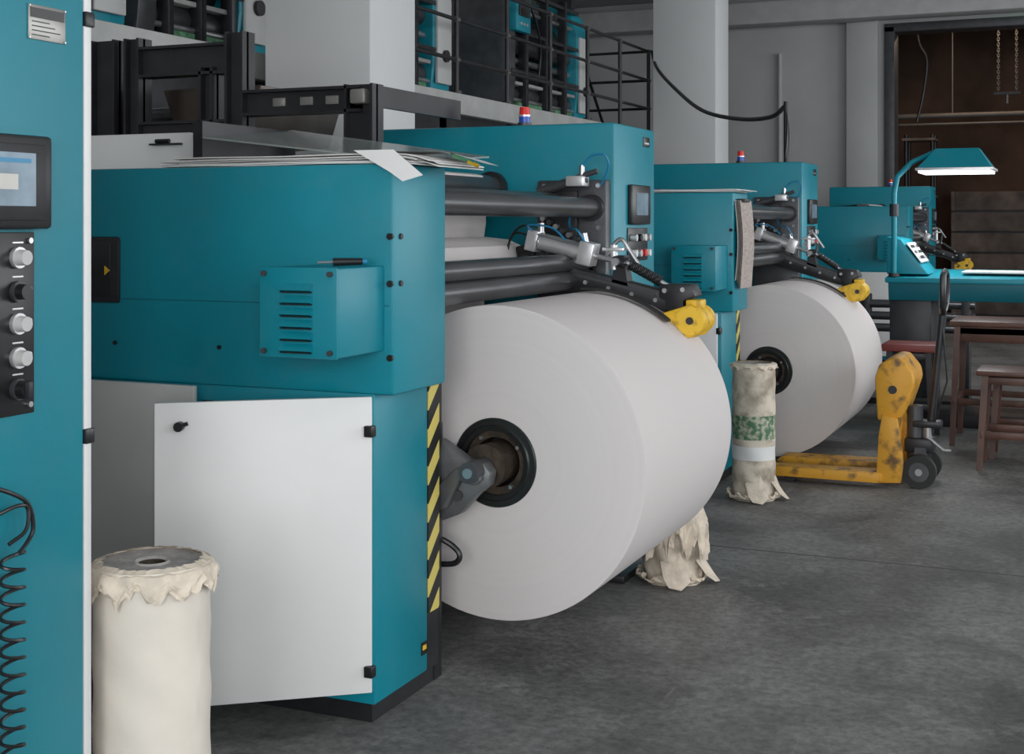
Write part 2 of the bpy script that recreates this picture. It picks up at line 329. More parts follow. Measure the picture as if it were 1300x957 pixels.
# ------------------------------------------------------------ reel stand
XL=-3.5
def reel_stand(loc,drop=0,door_open=False,rollc=.686):
    b=B('paper_reel_stand')
    b.box(XL,-1.90,3.49,3.84,.988,1.677,TEAL,.012)
    b.box(XL,-1.97,3.50,3.846,0.06,.99,TEAL,.006)
    b.box(XL+.02,-1.99,3.52,3.98,0,.06,DARK)
    b.box(XL,-1.972,3.846,3.925,.06,.99,DARK)
    b.box(-1.975,-1.968,3.848,3.925,.243,.985,HAZ)
    b.box(XL,-1.985,3.925,3.98,.0,1.0,DARK,.004)
    b.box(-1.972,-1.967,3.80,3.835,.12,.16,BLACK)
    b.box(-1.9715,-1.966,3.805,3.83,.135,.15,YEL)
    b.box(XL,-1.915,3.4885,3.4905,1.2530,1.2555,TEALD)
    b.box(-3.45,-2.91,3.483,3.50,1.238,1.456,DARK,.012); b.box(-3.42,-2.945,3.480,3.49,1.258,1.436,BLACK,.006)
    b.prism([(-2.965,1.330),(-2.945,1.345),(-2.965,1.36)],3.477,3.482,YEL)
    for x,z in ((-2.93,1.11),(-2.52,1.11)): b.cyl((x,3.484,z),(x,3.492,z),.007,BLACK,12)
    for z in (1.46,1.32,1.10): b.cyl((-1.912,3.484,z),(-1.912,3.50,z),.010,BLACK,12)
    for z in (1.46,1.32): b.cyl((-1.902,3.53,z),(-1.894,3.53,z),.009,DARK,12)
    b.box(-2.184,-1.932,3.22,3.50,1.121,1.373,TEAL,.006)
    b.box(-2.186,-1.93,3.216,3.224,1.119,1.375,TEAL,.003)
    for i in range(6):
        z=1.325-i*.034
        b.prism([(3.217,z-.020),(3.198,z-.014),(3.201,z-.010),(3.217,z+.006)],-2.112,-2.008,TEAL,'x')
        b.box(-2.110,-2.010,3.204,3.217,z-.0215,z-.0185,BLACK)
    for x in (-2.168,-1.95):
        for z in (1.137,1.357): b.cyl((x,3.205,z),(x,3.22,z),.008,DGREY,12)
    b.box(XL,-2.594,3.455,3.475,.10,.988,GREYW,.004)  # white panel, its shade painted in as a greyer colour
    if door_open:
        hx,hy=-1.974,3.492; ex,ey=-2.476,3.115
        d=Vector((ex-hx,ey-hy)).normalized(); n=Vector((-d.y,d.x))*-.018
        b.prism([(hx,hy),(ex,ey),(ex+n.x,ey+n.y),(hx+n.x,hy+n.y)],.10,.982,WHITE,'z',.003)
        b.box(-2.59,-2.05,3.494,3.505,.12,.94,DARK)
        k=Vector((-2.415,3.155)); b.cyl((k.x,k.y,.915),(k.x+.008,k.y-.022,.915),.014,BLACK,16); b.cyl((k.x+.006,k.y-.018,.915),(k.x+.030,k.y-.005,.925),.006,BLACK,10)
        for z in (.88,.165): b.box(-1.993,-1.964,3.472,3.50,z-.017,z+.017,BLACK,.004)
    else:
        b.box(-2.585,-1.985,3.455,3.475,.10,.982,WHITE,.004)
        for z in (.88,.165): b.box(-1.99,-1.965,3.45,3.50,z-.018,z+.018,BLACK,.004)
        b.cyl((-2.52,3.44,.915),(-2.52,3.46,.915),.014,BLACK,16)
    # far side housing
    b.box(-3.08,-1.90,5.472,6.05,.05,1.935,TEAL,.014)
    b.box(-3.06,-1.93,5.50,6.03,0,.06,DARK)
    b.box(-2.235,-1.915,5.41,5.475,.35,1.685,DGREY,.008)
    b.box(-2.20,-2.04,5.385,5.415,1.42,1.64,DARK,.006)
    for x,z in ((-2.2,1.66),(-1.95,1.66),(-2.2,1.5),(-1.95,1.48),(-1.95,1.25),(-1.95,1.58)): b.cyl((x,5.40,z),(x,5.412,z),.010,STEEL,12)
    b.box(-1.902,-1.875,5.65,5.913,1.493,1.671,BLACK,.008); b.box(-1.877,-1.872,5.70,5.863,1.535,1.635,SCREEN)
    b.box(-1.902,-1.893,5.64,5.92,1.33,1.478,BLACK,.003)
    for i in range(4):
        for j in range(2):
            b.cyl((-1.895,5.68+i*.066,1.365+j*.07),(-1.865,5.68+i*.066,1.365+j*.07),.016,(WHITE,ALU,RED,WHITE,ALU,BLACK,WHITE,ALU)[i+4*j],14)
    b.box(-1.902,-1.896,5.87,5.96,1.85,1.895,BLACK,.002)
    b.box(-1.897,-1.895,5.885,5.945,1.862,1.87,ALU)
    b.cyl((-2.375,5.6,1.93),(-2.375,5.6,1.955),.032,DGREY,20); b.cyl((-2.375,5.6,1.955),(-2.375,5.6,1.985),.026,BLUE,20)
    b.cyl((-2.375,5.6,1.985),(-2.375,5.6,2.025),.026,RED,20,.022); b.cyl((-2.375,5.6,1.982),(-2.375,5.6,1.99),.028,ALU,20)
    for x,z,r in ((-1.98,1.566,.042),(-2.0,1.335,.036),(-2.0,1.262,.040),(-2.15,1.60,.03),(-2.45,1.66,.05),(-2.47,1.30,.045),(-3.0,1.62,.05),(-2.6,1.10,.05)):
        b.cyl((x,3.82,z),(x,5.47,z),r,ROLLER,28)
        b.cyl((x,5.38,z),(x,5.42,z),r*1.35,DARK,24)
    b.box(-3.0,-2.62,3.9,5.5,0,.14,DARK,.01); b.box(-2.1,-1.79,5.28,5.5,0,.035,DARK,.01)
    prof=[(-3.4,1.675),(-3.0,1.672),(-2.45,1.712),(-2.42,1.704),(-2.404,1.675),(-2.403,1.5),(-2.424,1.36),(-2.424,1.29),(-2.406,1.1),(-2.406,rollc+.02)]
    v=[(x,y,z) for y in (4.2,5.24) for x,z in prof]; n=len(prof)
    b.mesh(v,[(i,i+1,i+1+n,i+n) for i in range(n-1)],PAPER)
    prof=[(-2.40,1.44),(-2.30,1.43),(-2.24,1.405),(-2.225,1.36),(-2.24,1.32),(-2.38,1.27)]
    v=[(x,y,z) for y in (4.2,5.24) for x,z in prof]; n=len(prof)
    b.mesh(v,[(i,i+1,i+1+n,i+n) for i in range(n-1)],PAPER)
    c=rollc; o=c-.686
    for y0,y1 in ((3.99,4.05),(5.36,5.42)):
        b.prism([(-2.35,.80+o),(-2.0,.775+o),(-1.90,.715+o),(-1.84,.71+o),(-1.815,.68+o),(-1.825,.635+o),(-1.87,.60+o),(-1.93,.535+o),(-2.0,.505+o),(-2.35,.50+o)],y0,y1,CAST,'y',.006)
        b.box(-2.75,-2.30,y0-.02,y1+.02,.42+o,.86+o,DARK,.01)
    b.prism([(-1.99,.63+o),(-1.93,.69+o),(-1.88,.715+o),(-1.84,.70+o),(-1.835,.66+o),(-1.86,.64+o),(-1.91,.655+o),(-1.96,.56+o),(-1.99,.55+o)],3.955,3.992,CAST,'y',.005)
    b.cyl((-1.868,3.93,c),(-1.868,4.20,c),.034,DGREY,20); b.cyl((-1.868,3.925,c),(-1.868,3.932,c),.017,STEEL,16)
    b.cyl((-1.868,4.06,c),(-1.868,4.22,c),.075,BROWNC,24,.068)
    b.cyl((-1.868,5.2,c),(-1.868,5.42,c),.06,DGREY,20)
    b.box(-2.05,-1.99,3.95,4.0,.45+o,.84+o,CAST,.006)
    for z in (.52,.60,.76): b.cyl((-2.02,3.935,z+o),(-2.02,3.952,z+o),.014,STEEL,6)
    b.cyl((-1.93,3.975,.60+o),(-1.93,3.99,.60+o),.018,DGREY,16)
    b.curve([(-2.02,3.99,.46),(-1.96,4.0,.43),(-1.93,4.0,.40),(-1.95,4.0,.37),(-2.03,4.0,.36)],.010,BLACK)
    # ---- belt / rider arm at the far side
    Y0,Y1=5.17,5.24
    def dz(x): return -drop*max(0,min(1,(x+2.2)/.7))
    def P(l): return [(x,z+dz(x)) for x,z in l]
    b.prism(P([(-2.235,1.40),(-2.15,1.42),(-2.08,1.34),(-1.53,1.215),(-1.50,1.15),(-1.60,1.145),(-2.14,1.245),(-2.235,1.30)]),Y0,Y1,DARK,'y',.006)
    b.prism(P([(-2.06,1.315),(-1.62,1.217),(-1.62,1.205),(-2.06,1.303)]),Y0-.006,Y0+.002,DGREY)
    b.prism(P([(-2.22,1.375),(-2.15,1.385),(-2.10,1.30),(-2.16,1.26),(-2.22,1.30)]),Y0-.02,Y1+.02,BLACK,'y',.006)
    b.cyl((-2.18,Y0-.03,1.33),(-2.18,5.47,1.33),.035,DGREY,20); b.cyl((-2.18,Y0-.04,1.33),(-2.18,Y0-.02,1.33),.018,STEEL,12)
    for t in range(5):
        x=-2.02+t*.10; z=1.278-.022*t; b.cyl((x,Y0-.008,z+dz(x)),(x,Y0+.01,z+dz(x)),.009,STEEL,8)
    a=Vector((-2.13,Y0-.02,1.425)); e=Vector((-1.90,Y0-.02,1.372+dz(-1.9))); u=(e-a).normalized()
    b.cyl(a,e,.033,ALU,20); b.cyl(a-u*.03,a+u*.02,.040,STEEL,16)
    M=Matrix.Translation(e)@u.to_track_quat('X','Z').to_matrix().to_4x4()
    b.box(-.035,.03,-.042,.042,-.045,.05,ALU,.005,M); b.box(-.27,-.22,-.04,.04,-.044,.044,ALU,.005,M)
    b.cyl(e+Vector((-.01,0,.04)),e+Vector((-.02,0,.085)),.014,STEEL,12); b.cyl(a+Vector((.02,0,.035)),a+Vector((.02,0,.075)),.014,STEEL,12)
    b.cyl(e,e+u*.13,.012,STEEL,12); f=e+u*.13; b.cyl(f-u*.02,f+u*.03,.02,DARK,12)
    for s_ in (-.035,.035): b.cyl(a+Vector((0,s_,.032)),e+Vector((0,s_,.032)),.005,STEEL,8)
    b.cyl(f+Vector((0,-.04,0)),f+Vector((0,.06,0)),.016,STEEL,12)
    b.prism([(f.x-.035,f.z-.09),(f.x+.035,f.z-.10),(f.x+.018,f.z+.025),(f.x-.018,f.z+.025)],Y0,Y1,DARK)
    g0=Vector((f.x+.02,Y0+.01,f.z-.0)); g1=Vector((-1.545,Y0+.01,1.235-drop)); w=(g1-g0).normalized()
    b.cyl(g0,g1,.009,STEEL,10)
    q=w.orthogonal().normalized(); q2=w.cross(q); L=(g1-g0).length
    b.tube([g0+w*(L*.12+L*.62*i/150)+(q*math.cos(i*.75)+q2*math.sin(i*.75))*.018 for i in range(150)],.0045,BLACK,5)
    b.prism(P([(-1.60,1.255),(-1.47,1.255),(-1.45,1.21),(-1.50,1.19),(-1.50,1.11),(-1.56,1.11),(-1.575,1.19),(-1.60,1.20)]),Y0-.02,Y1+.02,DARK,'y',.005)
    for x,z in ((-1.575,1.23),(-1.50,1.235)): b.cyl((x,Y0-.03,z-drop),(x,Y0-.015,z-drop),.010,STEEL,8)
    zc=1.105-drop
    for yy in ((Y0-.055,Y0-.02),(Y1+.0,Y1+.03)):
        b.prism([(-1.60,zc-.01),(-1.585,zc+.035),(-1.52,zc+.055),(-1.46,zc+.075),(-1.415,zc+.03),(-1.41,zc-.02),(-1.44,zc-.055),(-1.50,zc-.060),(-1.58,zc-.045)],yy[0],yy[1],YEL,'y',.006)
    b.cyl((-1.555,Y0-.06,zc-.005),(-1.555,Y1+.035,zc-.005),.045,YEL,24); b.cyl((-1.46,Y0-.065,zc+.01),(-1.46,Y1+.04,zc+.01),.057,YEL,28)
    b.cyl((-1.46,Y0-.072,zc+.01),(-1.46,Y0-.06,zc+.01),.015,DARK,12); b.cyl((-1.555,Y0-.068,zc-.005),(-1.555,Y0-.055,zc-.005),.012,DARK,12)
    b.box(-1.49,-1.43,Y0-.02,Y1,zc+.055,zc+.09,YEL,.006)
    cx=-1.868; rr=.547; pr=[]
    for i in range(15):
        al=math.radians(-2+ i*2.9); pr.append((cx+math.sin(al)*rr,c+math.cos(al)*rr))
    for i in range(14):
        (x0,z0),(x1,z1)=pr[i],pr[i+1]; b.mesh([(x0,5.02,z0),(x1,5.02,z1),(x1,5.07,z1),(x0,5.07,z0),(x0,5.02,z0+.008),(x1,5.02,z1+.008),(x1,5.07,z1+.008),(x0,5.07,z0+.008)],[(3,2,1,0),(4,5,6,7),(0,1,5,4),(2,3,7,6),(1,2,6,5),(3,0,4,7)],RUB)
    b.box(-2.06,-1.98,5.30,5.38,1.655,1.70,ALU,.006); b.cyl((-2.0,5.34,1.70),(-2.0,5.34,1.745),.012,STEEL,12); b.cyl((-2.12,5.34,1.665),(-1.93,5.34,1.72),.012,DGREY,12)
    b.cyl((-2.2,5.34,1.635),(-1.98,5.34,1.69),.02,DGREY,12)
    b.curve([(-2.0,5.34,1.73),(-1.96,5.33,1.78),(-1.90,5.33,1.79),(-1.88,5.34,1.75),(-1.90,5.36,1.70),(-1.93,5.38,1.66)],.0045,HOSE)
    b.curve([(-2.12,5.15,1.43),(-2.20,5.1,1.46),(-2.24,5.1,1.40),(-2.25,5.1,1.34),(-2.2,5.12,1.29)],.0045,BLACK)
    b.curve([(-2.10,5.15,1.44),(-2.16,5.1,1.49),(-2.22,5.1,1.45),(-2.24,5.1,1.38)],.0045,BLACK)
    b.curve([(-1.90,5.13,1.41),(-1.93,5.1,1.47),(-2.0,5.2,1.48),(-2.04,5.3,1.52),(-2.03,5.38,1.6)],.0045,HOSE)
    b.curve([(-2.1,5.13,1.44),(-2.15,5.1,1.49),(-2.05,5.12,1.48),(-1.98,5.12,1.42)],.004,HOSE)
    b.curve([(-2.28,5.12,1.30),(-2.2,5.1,1.27),(-2.16,5.1,1.24)],.009,HOSE)
    b.curve([(-1.84,5.2,1.36-drop*.4),(-1.80,5.2,1.42),(-1.77,5.2,1.43),(-1.735,5.2,1.38),(-1.70,5.2,1.33)],.009,STEEL)
    b.cyl((-1.80,5.18,1.31-drop*.5),(-1.80,5.18,1.41),.016,ALU,14); b.box(-1.845,-1.755,5.16,5.2,1.385,1.40,ALU,.003)
    b.cyl((-1.76,5.2,1.28-drop*.6),(-1.74,5.2,1.36),.010,DGREY,10)
    for i in range(7):
        x=-2.19+i*.03; b.cyl((x,5.36,1.52-.018*i),(x,5.41,1.52-.018*i),.012,DGREY if i%2 else STEEL,10)
    return b.done(loc=loc)
reel_stand((0,0,0),0,True)
reel_stand((0,4.05,0),.075,False,.578)
reel_stand((.12,11.0,0),.1,False,.578)

# ------------------------------------------------------------ big rolls
def paper_roll(x,y,z,r=.535,L=1.12):
    b=B('paper_roll')
    prof=[(.085,.12),(.085,.012),(.11,.01),(.11,-.012),(.125,-.014),(.13,-.008),(.148,-.008),(.152,-.004),(.152,0)]
    b.lathe(prof,(0,0,0),BLACK,mats=[BROWNC,BROWNC,GRNM,BLACK,GRNM,BLACK,GRNM,BLACK],seg=56)
    b.lathe([(.152,0),(r-.006,0),(r-.001,.002),(r,.008),(r,L-.01),(r-.008,L),(.05,L)],(0,0,0),PAPER,seg=160)
    b.cyl((0,.11,0),(0,.12,0),.084,DARK,24)
    for i in range(4):
        a=i*math.pi/2+.6; b.cyl((math.cos(a)*.097,-.0,math.sin(a)*.097),(math.cos(a)*.097,.012,math.sin(a)*.097),.007,STEEL,8)
    return b.done(loc=(x,y,z),ang=25)
paper_roll(-1.868,4.15,.686)
paper_roll(-1.868,8.30,.578)

# ------------------------------------------------------------ wrapped stub rolls
def stub(x,y,h=.74,r=.128,body=None,bands=False,skirt=False,seed=1,ragged=.05,rag2=.015,wob=.0015,mid=None):
    rn=random.Random(seed); b=B('wrapped_paper_roll'); body=body or KRAFT
    seg=96
    nz=[rn.random() for _ in range(seg)]
    def sm(k,a): return sum(nz[(k+j)%seg] for j in range(-a,a+1))/(2*a+1)
    nr=40; vs=[]
    for j in range(nr+1):
        z=h*j/nr
        for k in range(seg):
            rr=r+wob*math.sin(z*40+k*.3)+wob*2*(sm(k*3+j*5,2)-.5); a=2*math.pi*k/seg
            vs.append((rr*math.cos(a),rr*math.sin(a),z))
    fm={}
    for j in range(nr):
        zc=h*(j+.5)/nr; m=body
        if bands:
            if .335<zc<.455: m=KGREEN
            elif .225<zc<.295: m=WHITE
        fm.setdefault(m,[])
        for k in range(seg): fm[m].append((j*seg+k,j*seg+(k+1)%seg,(j+1)*seg+(k+1)%seg,(j+1)*seg+k))
    bv=[b.bm.verts.new(v) for v in vs]
    for m,l in fm.items():
        b._tag([b.bm.faces.new([bv[i] for i in f]) for f in l],m)
    b.lathe([(.03,h-.10),(.03,h-.004),(.038,h+.001),(.040,h-.004),(r-.02,h-.004),(r-.004,h-.002),(r+.001,h-.01)],(0,0,0),ENDG,'z',seg=64,mats=[BROWNC,ENDG,ENDG,ENDG,ENDG,KRAFTT])
    b.cyl((0,0,h-.11),(0,0,h-.09),.03,BLACK,24)
    def flap(z0,zlen,up=True,amp=rag2,sd=0):
        rows2=[]; nrw=8; s2=seed+sd
        for j in range(nrw):
            t=j/(nrw-1); row=[]
            for k in range(seg):
                jag=abs(((k*.23+s2)%2)-1)+.5*abs(((k*.61+s2*.3)%2)-1)+.5*abs(((k*.09+s2*.7)%2)-1)
                ln=zlen*(.15+.5*sm(k*2,1)+.5*jag)
                rr=r+.003+amp*(math.sin(t*math.pi*.65))*(.3+sm(k+11,2)*1.8)+.4*amp*math.sin(k*1.3+j*1.7)*t+.3*amp*math.sin(k*.7-j)*t
                z=z0-(ln*t if up else -ln*t)
                if j==0: rr=r-(.012+.012*nz[(k*5)%seg] if sd==0 else .002); z=z0+(.003 if up else 0)
                a=2*math.pi*k/seg; row.append((rr*math.cos(a),rr*math.sin(a),max(z,.002)))
            rows2.append(row)
        v=[p for row in rows2 for p in row]
        fs=[]
        for j in range(nrw-1):
            for k in range(seg):
                a_,b_,c_,d_=j*seg+k,j*seg+(k+1)%seg,(j+1)*seg+(k+1)%seg,(j+1)*seg+k
                fs+=[(a_,b_,c_),(a_,c_,d_)] if (j+k)%2 else [(a_,b_,d_),(b_,c_,d_)]
        b.mesh(v,fs,KRAFTT)
    flap(h+.003,ragged)
    if mid: 
        for i,(zz,ln,am) in enumerate(mid): flap(zz,ln,True,am,3+i*5)
    if skirt:
        flap(.004,.04,False,.02,2)
        for a0 in (0.1,-1.2):
            M=Matrix.Rotation(a0,4,'Z')
            P_=[M@Vector(p) for p in ((r*.9,-.06,.10),(r+.03,-.05,.04),(r+.065,-.03,.012),(r+.075,.02,.004),(r+.04,.06,.03),(r+.01,.05,.08),(r*.95,.02,.14),(r+.03,0,.06))]
            b.mesh(P_,[(0,1,7),(1,2,7),(2,3,7),(3,4,7),(4,5,7),(5,6,7),(6,0,7)],KRAFTT)
    return b.done(loc=(x,y,0.001),ang=28)
stub(-1.945,2.44,seed=3,ragged=.06,rag2=.010)
stub(-1.705,7.22,h=.735,r=.116,body=KRAFTD,bands=True,skirt=True,seed=9,ragged=.028,rag2=.008,wob=.002)
stub(-1.63,5.44,h=.60,r=.122,body=KRAFTD,skirt=True,seed=14,ragged=.05,rag2=.02,wob=.006,mid=[(.32,.19,.020)])

# ------------------------------------------------------------ paper stacks
def sheets(name,x0,x1,y0,y1,z,n,edge,droop,seed):
    rn=random.Random(seed); b=B(name)
    for i in range(n):
        dx=rn.uniform(-.06,.02); dy=rn.uniform(-.015,.015); rot=rn.uniform(-.03,.03); zz=z+i*.0042; nx=24; v=[]
        for s_ in (0,1):
            for k in range(nx+1):
                x=x0+dx+(x1-x0)*k/nx
                o=max(0,x-edge); z1=zz-droop*o*o*(1+.3*i/n)
                yy=(y0,y1)[s_]+dy+rot*(x-x0)
                v.append((x-.2*droop*o*o,yy,z1+ .001*math.sin(k*.5+i)))
        v+= [(a[0],a[1],a[2]+.0035) for a in v]
        N=nx+1; fs=[]
        for k in range(nx):
            fs+=[(k,k+1,k+1+N,k+N),(2*N+k,2*N+k+N,2*N+k+1+N,2*N+k+1),(k,2*N+k,2*N+k+1,k+1),(N+k,N+k+1,3*N+k+1,3*N+k)]
        fs+=[(0,N,3*N,2*N),(nx,2*N+nx,3*N+nx,N+nx)]
        b.mesh(v,fs,(NEWS,WHITE)[i%2])
    return b
b=sheets('newspaper_stack',-2.72,-1.79,3.52,3.84,1.679,7,-1.9,1.3,4)
b.mesh([(-2.02,3.46,1.716),(-1.89,3.47,1.716),(-1.80,3.485,1.64),(-1.86,3.47,1.622),(-1.90,3.465,1.65)],[(0,1,2,3,4)],WHITE)
v=[]
for j in range(6):
    for k in range(8):
        x=-2.02+k*.044; y=3.60+j*.045+.012*math.sin(k); o=max(0,x-(-1.86))
        v.append((x,y,1.718-1.2*o*o-.02*o*j+.002*math.sin(k*1.2+j)))
b.mesh(v,[(j*8+k,j*8+k+1,j*8+k+9,j*8+k+8) for j in range(5) for k in range(7)],WHITE)
b.mesh([(-1.77,3.60,1.712),(-1.71,3.615,1.690),(-1.70,3.64,1.675),(-1.77,3.62,1.695)],[(0,1,2,3)],GREEN)
b.mesh([(-1.72,3.622,1.690),(-1.69,3.64,1.676),(-1.70,3.65,1.664),(-1.73,3.635,1.680)],[(0,1,2,3)],YEL)
b.done()
sheets('newspaper_stack',-2.75,-1.86,7.56,7.88,1.679,4,-1.9,.6,8).done()
b=B('hanging_newspapers')
for i in range(5):
    x=-1.897+i*.007
    v=[]
    for j in range(8):
        t=j/7; z=1.63-t*.46-(i*.012*(1 if j==7 else 0))
        for k in range(6):
            y=7.56+.05*k+.006*i; v.append((x+.018*math.sin(t*3)+.004*math.sin(k*2+i)+.0,y,z))
    b.mesh(v,[(j*6+k,j*6+k+1,j*6+k+7,j*6+k+6) for j in range(7) for k in range(5)],NEWS2 if i in (1,3,4) else NEWS)
b.box(-1.90,-1.85,7.62,7.74,1.62,1.64,DARK,.003)
b.done()
b=B('screwdriver')
b.cyl((-2.02,3.345,1.387),(-1.955,3.40,1.388),.012,BLACK,14,.010); b.cyl((-2.055,3.315,1.386),(-2.02,3.345,1.387),.004,STEEL,8); b.cyl((-1.955,3.40,1.388),(-1.945,3.408,1.388),.009,HOSE,12)
b.done()

# ------------------------------------------------------------ steel frame behind stand
b=B('steel_support_frame')
def chan(x0,x1,z0,z1,y=4.6,dep=.09):
    b.box(x0,x1,y+dep*.35,y+dep*.5,z0,z1,DARK); 
    if z1-z0>x1-x0:
        b.box(x0,x0+.012,y,y+dep,z0,z1,DARK); b.box(x1-.012,x1,y,y+dep,z0,z1,DARK)
    else:
        b.box(x0,x1,y,y+dep,z0,z0+.012,DARK); b.box(x0,x1,y,y+dep,z1-.012,z1,DARK)
for x0,x1,zt in ((-4.0,-3.87,2.29),(-3.82,-3.74,2.29),(-3.30,-3.21,2.29),(-3.43,-3.36,2.15),(-2.73,-2.60,2.05)): chan(x0,x1,0,zt)
chan(-3.74,-3.30,2.12,2.25); chan(-4.5,-4.0,2.12,2.25); chan(-3.21,-2.66,1.94,2.045)
chan(-3.74,-3.3,1.86,1.93)
for x in (-3.05,-2.92,-2.80): b.box(x-.03,x+.03,4.625,4.633,1.975,2.01,PLATE,.003)
b.box(-2.70,-2.63,4.59,4.70,1.97,2.03,PLATE,.01)
b.box(-2.62,-2.60,4.69,5.4,1.96,2.045,DARK)
b.prism([(-3.85,2.10),(-3.32,2.10),(-3.40,1.86),(-3.75,1.84)],4.9,5.6,BRNP,'y',.01)
for z in (1.75,2.0): b.cyl((-4.4,5.1,z),(-3.6,5.1,z),.04,ROLLER)
b.done()
b=B('white_cover_housing')
b.prism([(-4.2,1.40),(-2.93,1.40),(-2.93,1.74),(-2.98,1.80),(-3.02,1.83),(-4.2,1.83)],4.0,4.4,WHITE,'y',.006)
b.cyl((-3.16,3.985,1.80),(-3.10,3.985,1.80),.008,BLACK,10); b.box(-3.19,-3.05,3.98,4.0,1.785,1.792,BLACK,.002)
b.box(-4.0,-3.02,4.0,4.35,0,1.4,DARK)
b.done()
b=B('acrylic_guard')
b.mesh([(-2.9,3.90,1.80),(-2.05,3.90,1.70),(-2.05,4.5,1.74),(-2.9,4.5,1.86),(-2.9,3.90,1.806),(-2.05,3.90,1.706),(-2.05,4.5,1.746),(-2.9,4.5,1.866)],[(3,2,1,0),(4,5,6,7),(0,1,5,4),(1,2,6,5),(2,3,7,6),(3,0,4,7)],GLASS)
b.box(-2.93,-2.89,3.9,4.5,1.4,1.86,DARK)
b.done()

# ------------------------------------------------------------ mezzanine
b=B('mezzanine_deck')
b.box(-9.9,-4.6,-1,14.7,2.36,2.525,SLAB,.01)
for i in range(12): b.box(-9.8,-4.66,.2+i*1.3,.32+i*1.3,2.12,2.36,DARK)
b.box(-4.78,-4.66,-.8,14.6,2.10,2.36,DARK,.005)
for y in (1,4.3,8.2,12.4,14.5):
    b.box(-4.95,-4.8,y,y+.15,0,2.36,DARK,.005); b.box(-9.5,-9.35,y,y+.15,0,2.36,DARK)
b.done()
b=B('mezzanine_railing')
ys=[7.6+i*1.0 for i in range(8)]
for y in ys: b.cyl((-4.66,y,2.526),(-4.66,y,3.47),.02,DARK,12); b.cyl((-4.66,y,2.526),(-4.66,y,2.55),.045,DARK,12)
for z in (2.80,3.12,3.45): b.cyl((-4.66,7.6,z),(-4.66,14.6,z),.016,DARK,10)
for z in (2.80,3.12,3.45): b.cyl((-4.66,14.6,z),(-6.5,14.6,z),.016,DARK,10)
for y in ys:
    for z in (2.80,3.12,3.45): b.cyl((-4.66,y-.03,z),(-4.66,y+.03,z),.024,CHAIN,10)
b.cyl((-6.0,14.6,2.526),(-6.0,14.6,3.45),.02,DARK,12)
b.done()
b=B('steel_stair')
for x in (-4.64,-5.5):
    b.prism([(14.72,2.5),(14.72,2.3),(17.1,0),(17.3,0)],x-.02,x+.02,DARK,'x')
    b.tube([(x,14.72,3.4),(x,17.2,.95),(x,17.2,0)],.018,DARK); b.cyl((x,15.6,1.6),(x,15.6,2.52),.015,DARK)
for i in range(10): b.box(-5.5,-4.64,14.75+i*.24,15.0+i*.24,2.28-i*.235,2.30-i*.235,DGREY)
b.done()
def upper(y0,y1,zt=3.8):
    b=B('printing_press_unit')
    z0=2.527
    fr=[(-7,z0),(-4.98,z0),(-4.95,z0+.3),(-4.95,zt-.35),(-5.02,zt-.12),(-5.2,zt),(-7,zt)]
    b.prism(fr,y0,y0+.16,DGREY,'y',.01); b.prism(fr,y1-.34,y1,TEAL,'y',.01)
    b.box(-6.9,-5.5,y0+.15,y1-.3,z0,zt-.1,DARK)
    for x,z,r,m in ((-5.1,2.72,.09,ROLLER),(-5.25,2.95,.13,DARK),(-5.1,3.2,.08,ROLLER),(-5.3,3.4,.14,DARK),(-5.12,3.6,.06,ROLLER),(-5.05,3.04,.03,STEEL),(-5.0,2.66,.02,STEEL),(-5.02,3.52,.025,STEEL)):
        b.cyl((x,y0+.1,z),(x,y1-.2,z),r,m,24)
    # dark guard frames in front of the cylinders
    for t in (.18,.42,.66):
        yy=y0+(y1-y0)*t; b.box(-5.02,-4.93,yy,yy+.05,z0,zt-.05,DARK,.004)
    for z in (2.90,3.28,3.66): b.box(-5.0,-4.94,y0+.05,y1-.3,z,z+.035,DARK,.003)
    b.box(-5.1,-4.97,y0+.16,y1-.34,2.80,2.83,SLAB,.005); b.box(-5.1,-4.98,y0+.3,y1-.4,2.60,2.64,GREEN,.005)
    b.box(-4.99,-4.88,y0+.02,y0+.36,3.28,3.70,TEAL,.01); b.box(-4.885,-4.865,y0+.07,y0+.31,3.42,3.64,BLACK,.006)
    for i in range(3): b.cyl((-4.885,y0+.11+i*.07,3.35),(-4.865,y0+.11+i*.07,3.35),.015,ALU,10)
    b.prism([(y1-.30,z0+.12),(y1-.04,z0+.12),(y1-.04,zt-.45),(y1-.12,zt-.36),(y1-.30,zt-.36)],-4.955,-4.925,GREYW,'x',.01)
    b.cyl((-4.925,y1-.17,z0+.35),(-4.9,y1-.17,z0+.35),.05,DARK,20)
    for z in (zt+.15,zt+.4): b.cyl((-5.3,y0,z),(-5.3,y1,z),.05,ROLLER)
    for yy in (y0,y0+(y1-y0)*.5,y1-.1): b.box(-5.5,-5.1,yy,yy+.1,zt-.02,zt+.5,DARK)
    b.box(-5.2,-5.1,y0,y1,zt+.5,zt+.58,DARK)
    b.curve([(-4.95,y0+.3,zt-.1),(-4.9,y0+.5,zt-.35),(-4.92,y0+.7,zt-.6),(-4.95,y0+.72,2.9)],.012,BLACK)
    b.done()
for y0,y1 in ((4.9,6.0),(6.1,7.4),(8.1,10.1),(11.3,13.4)): upper(y0,y1)
for y0,y1 in ((4.7,6.2),(8.5,10.3),(12.7,14.4)):
    b=B('lower_press_unit')
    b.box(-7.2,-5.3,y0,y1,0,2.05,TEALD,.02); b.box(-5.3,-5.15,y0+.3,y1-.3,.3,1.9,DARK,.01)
    for z in (.6,1.0,1.4,1.8): b.cyl((-5.12,y0+.1,z),(-5.12,y1-.1,z),.08,ROLLER)
    b.done()
b=B('hanging_cable')
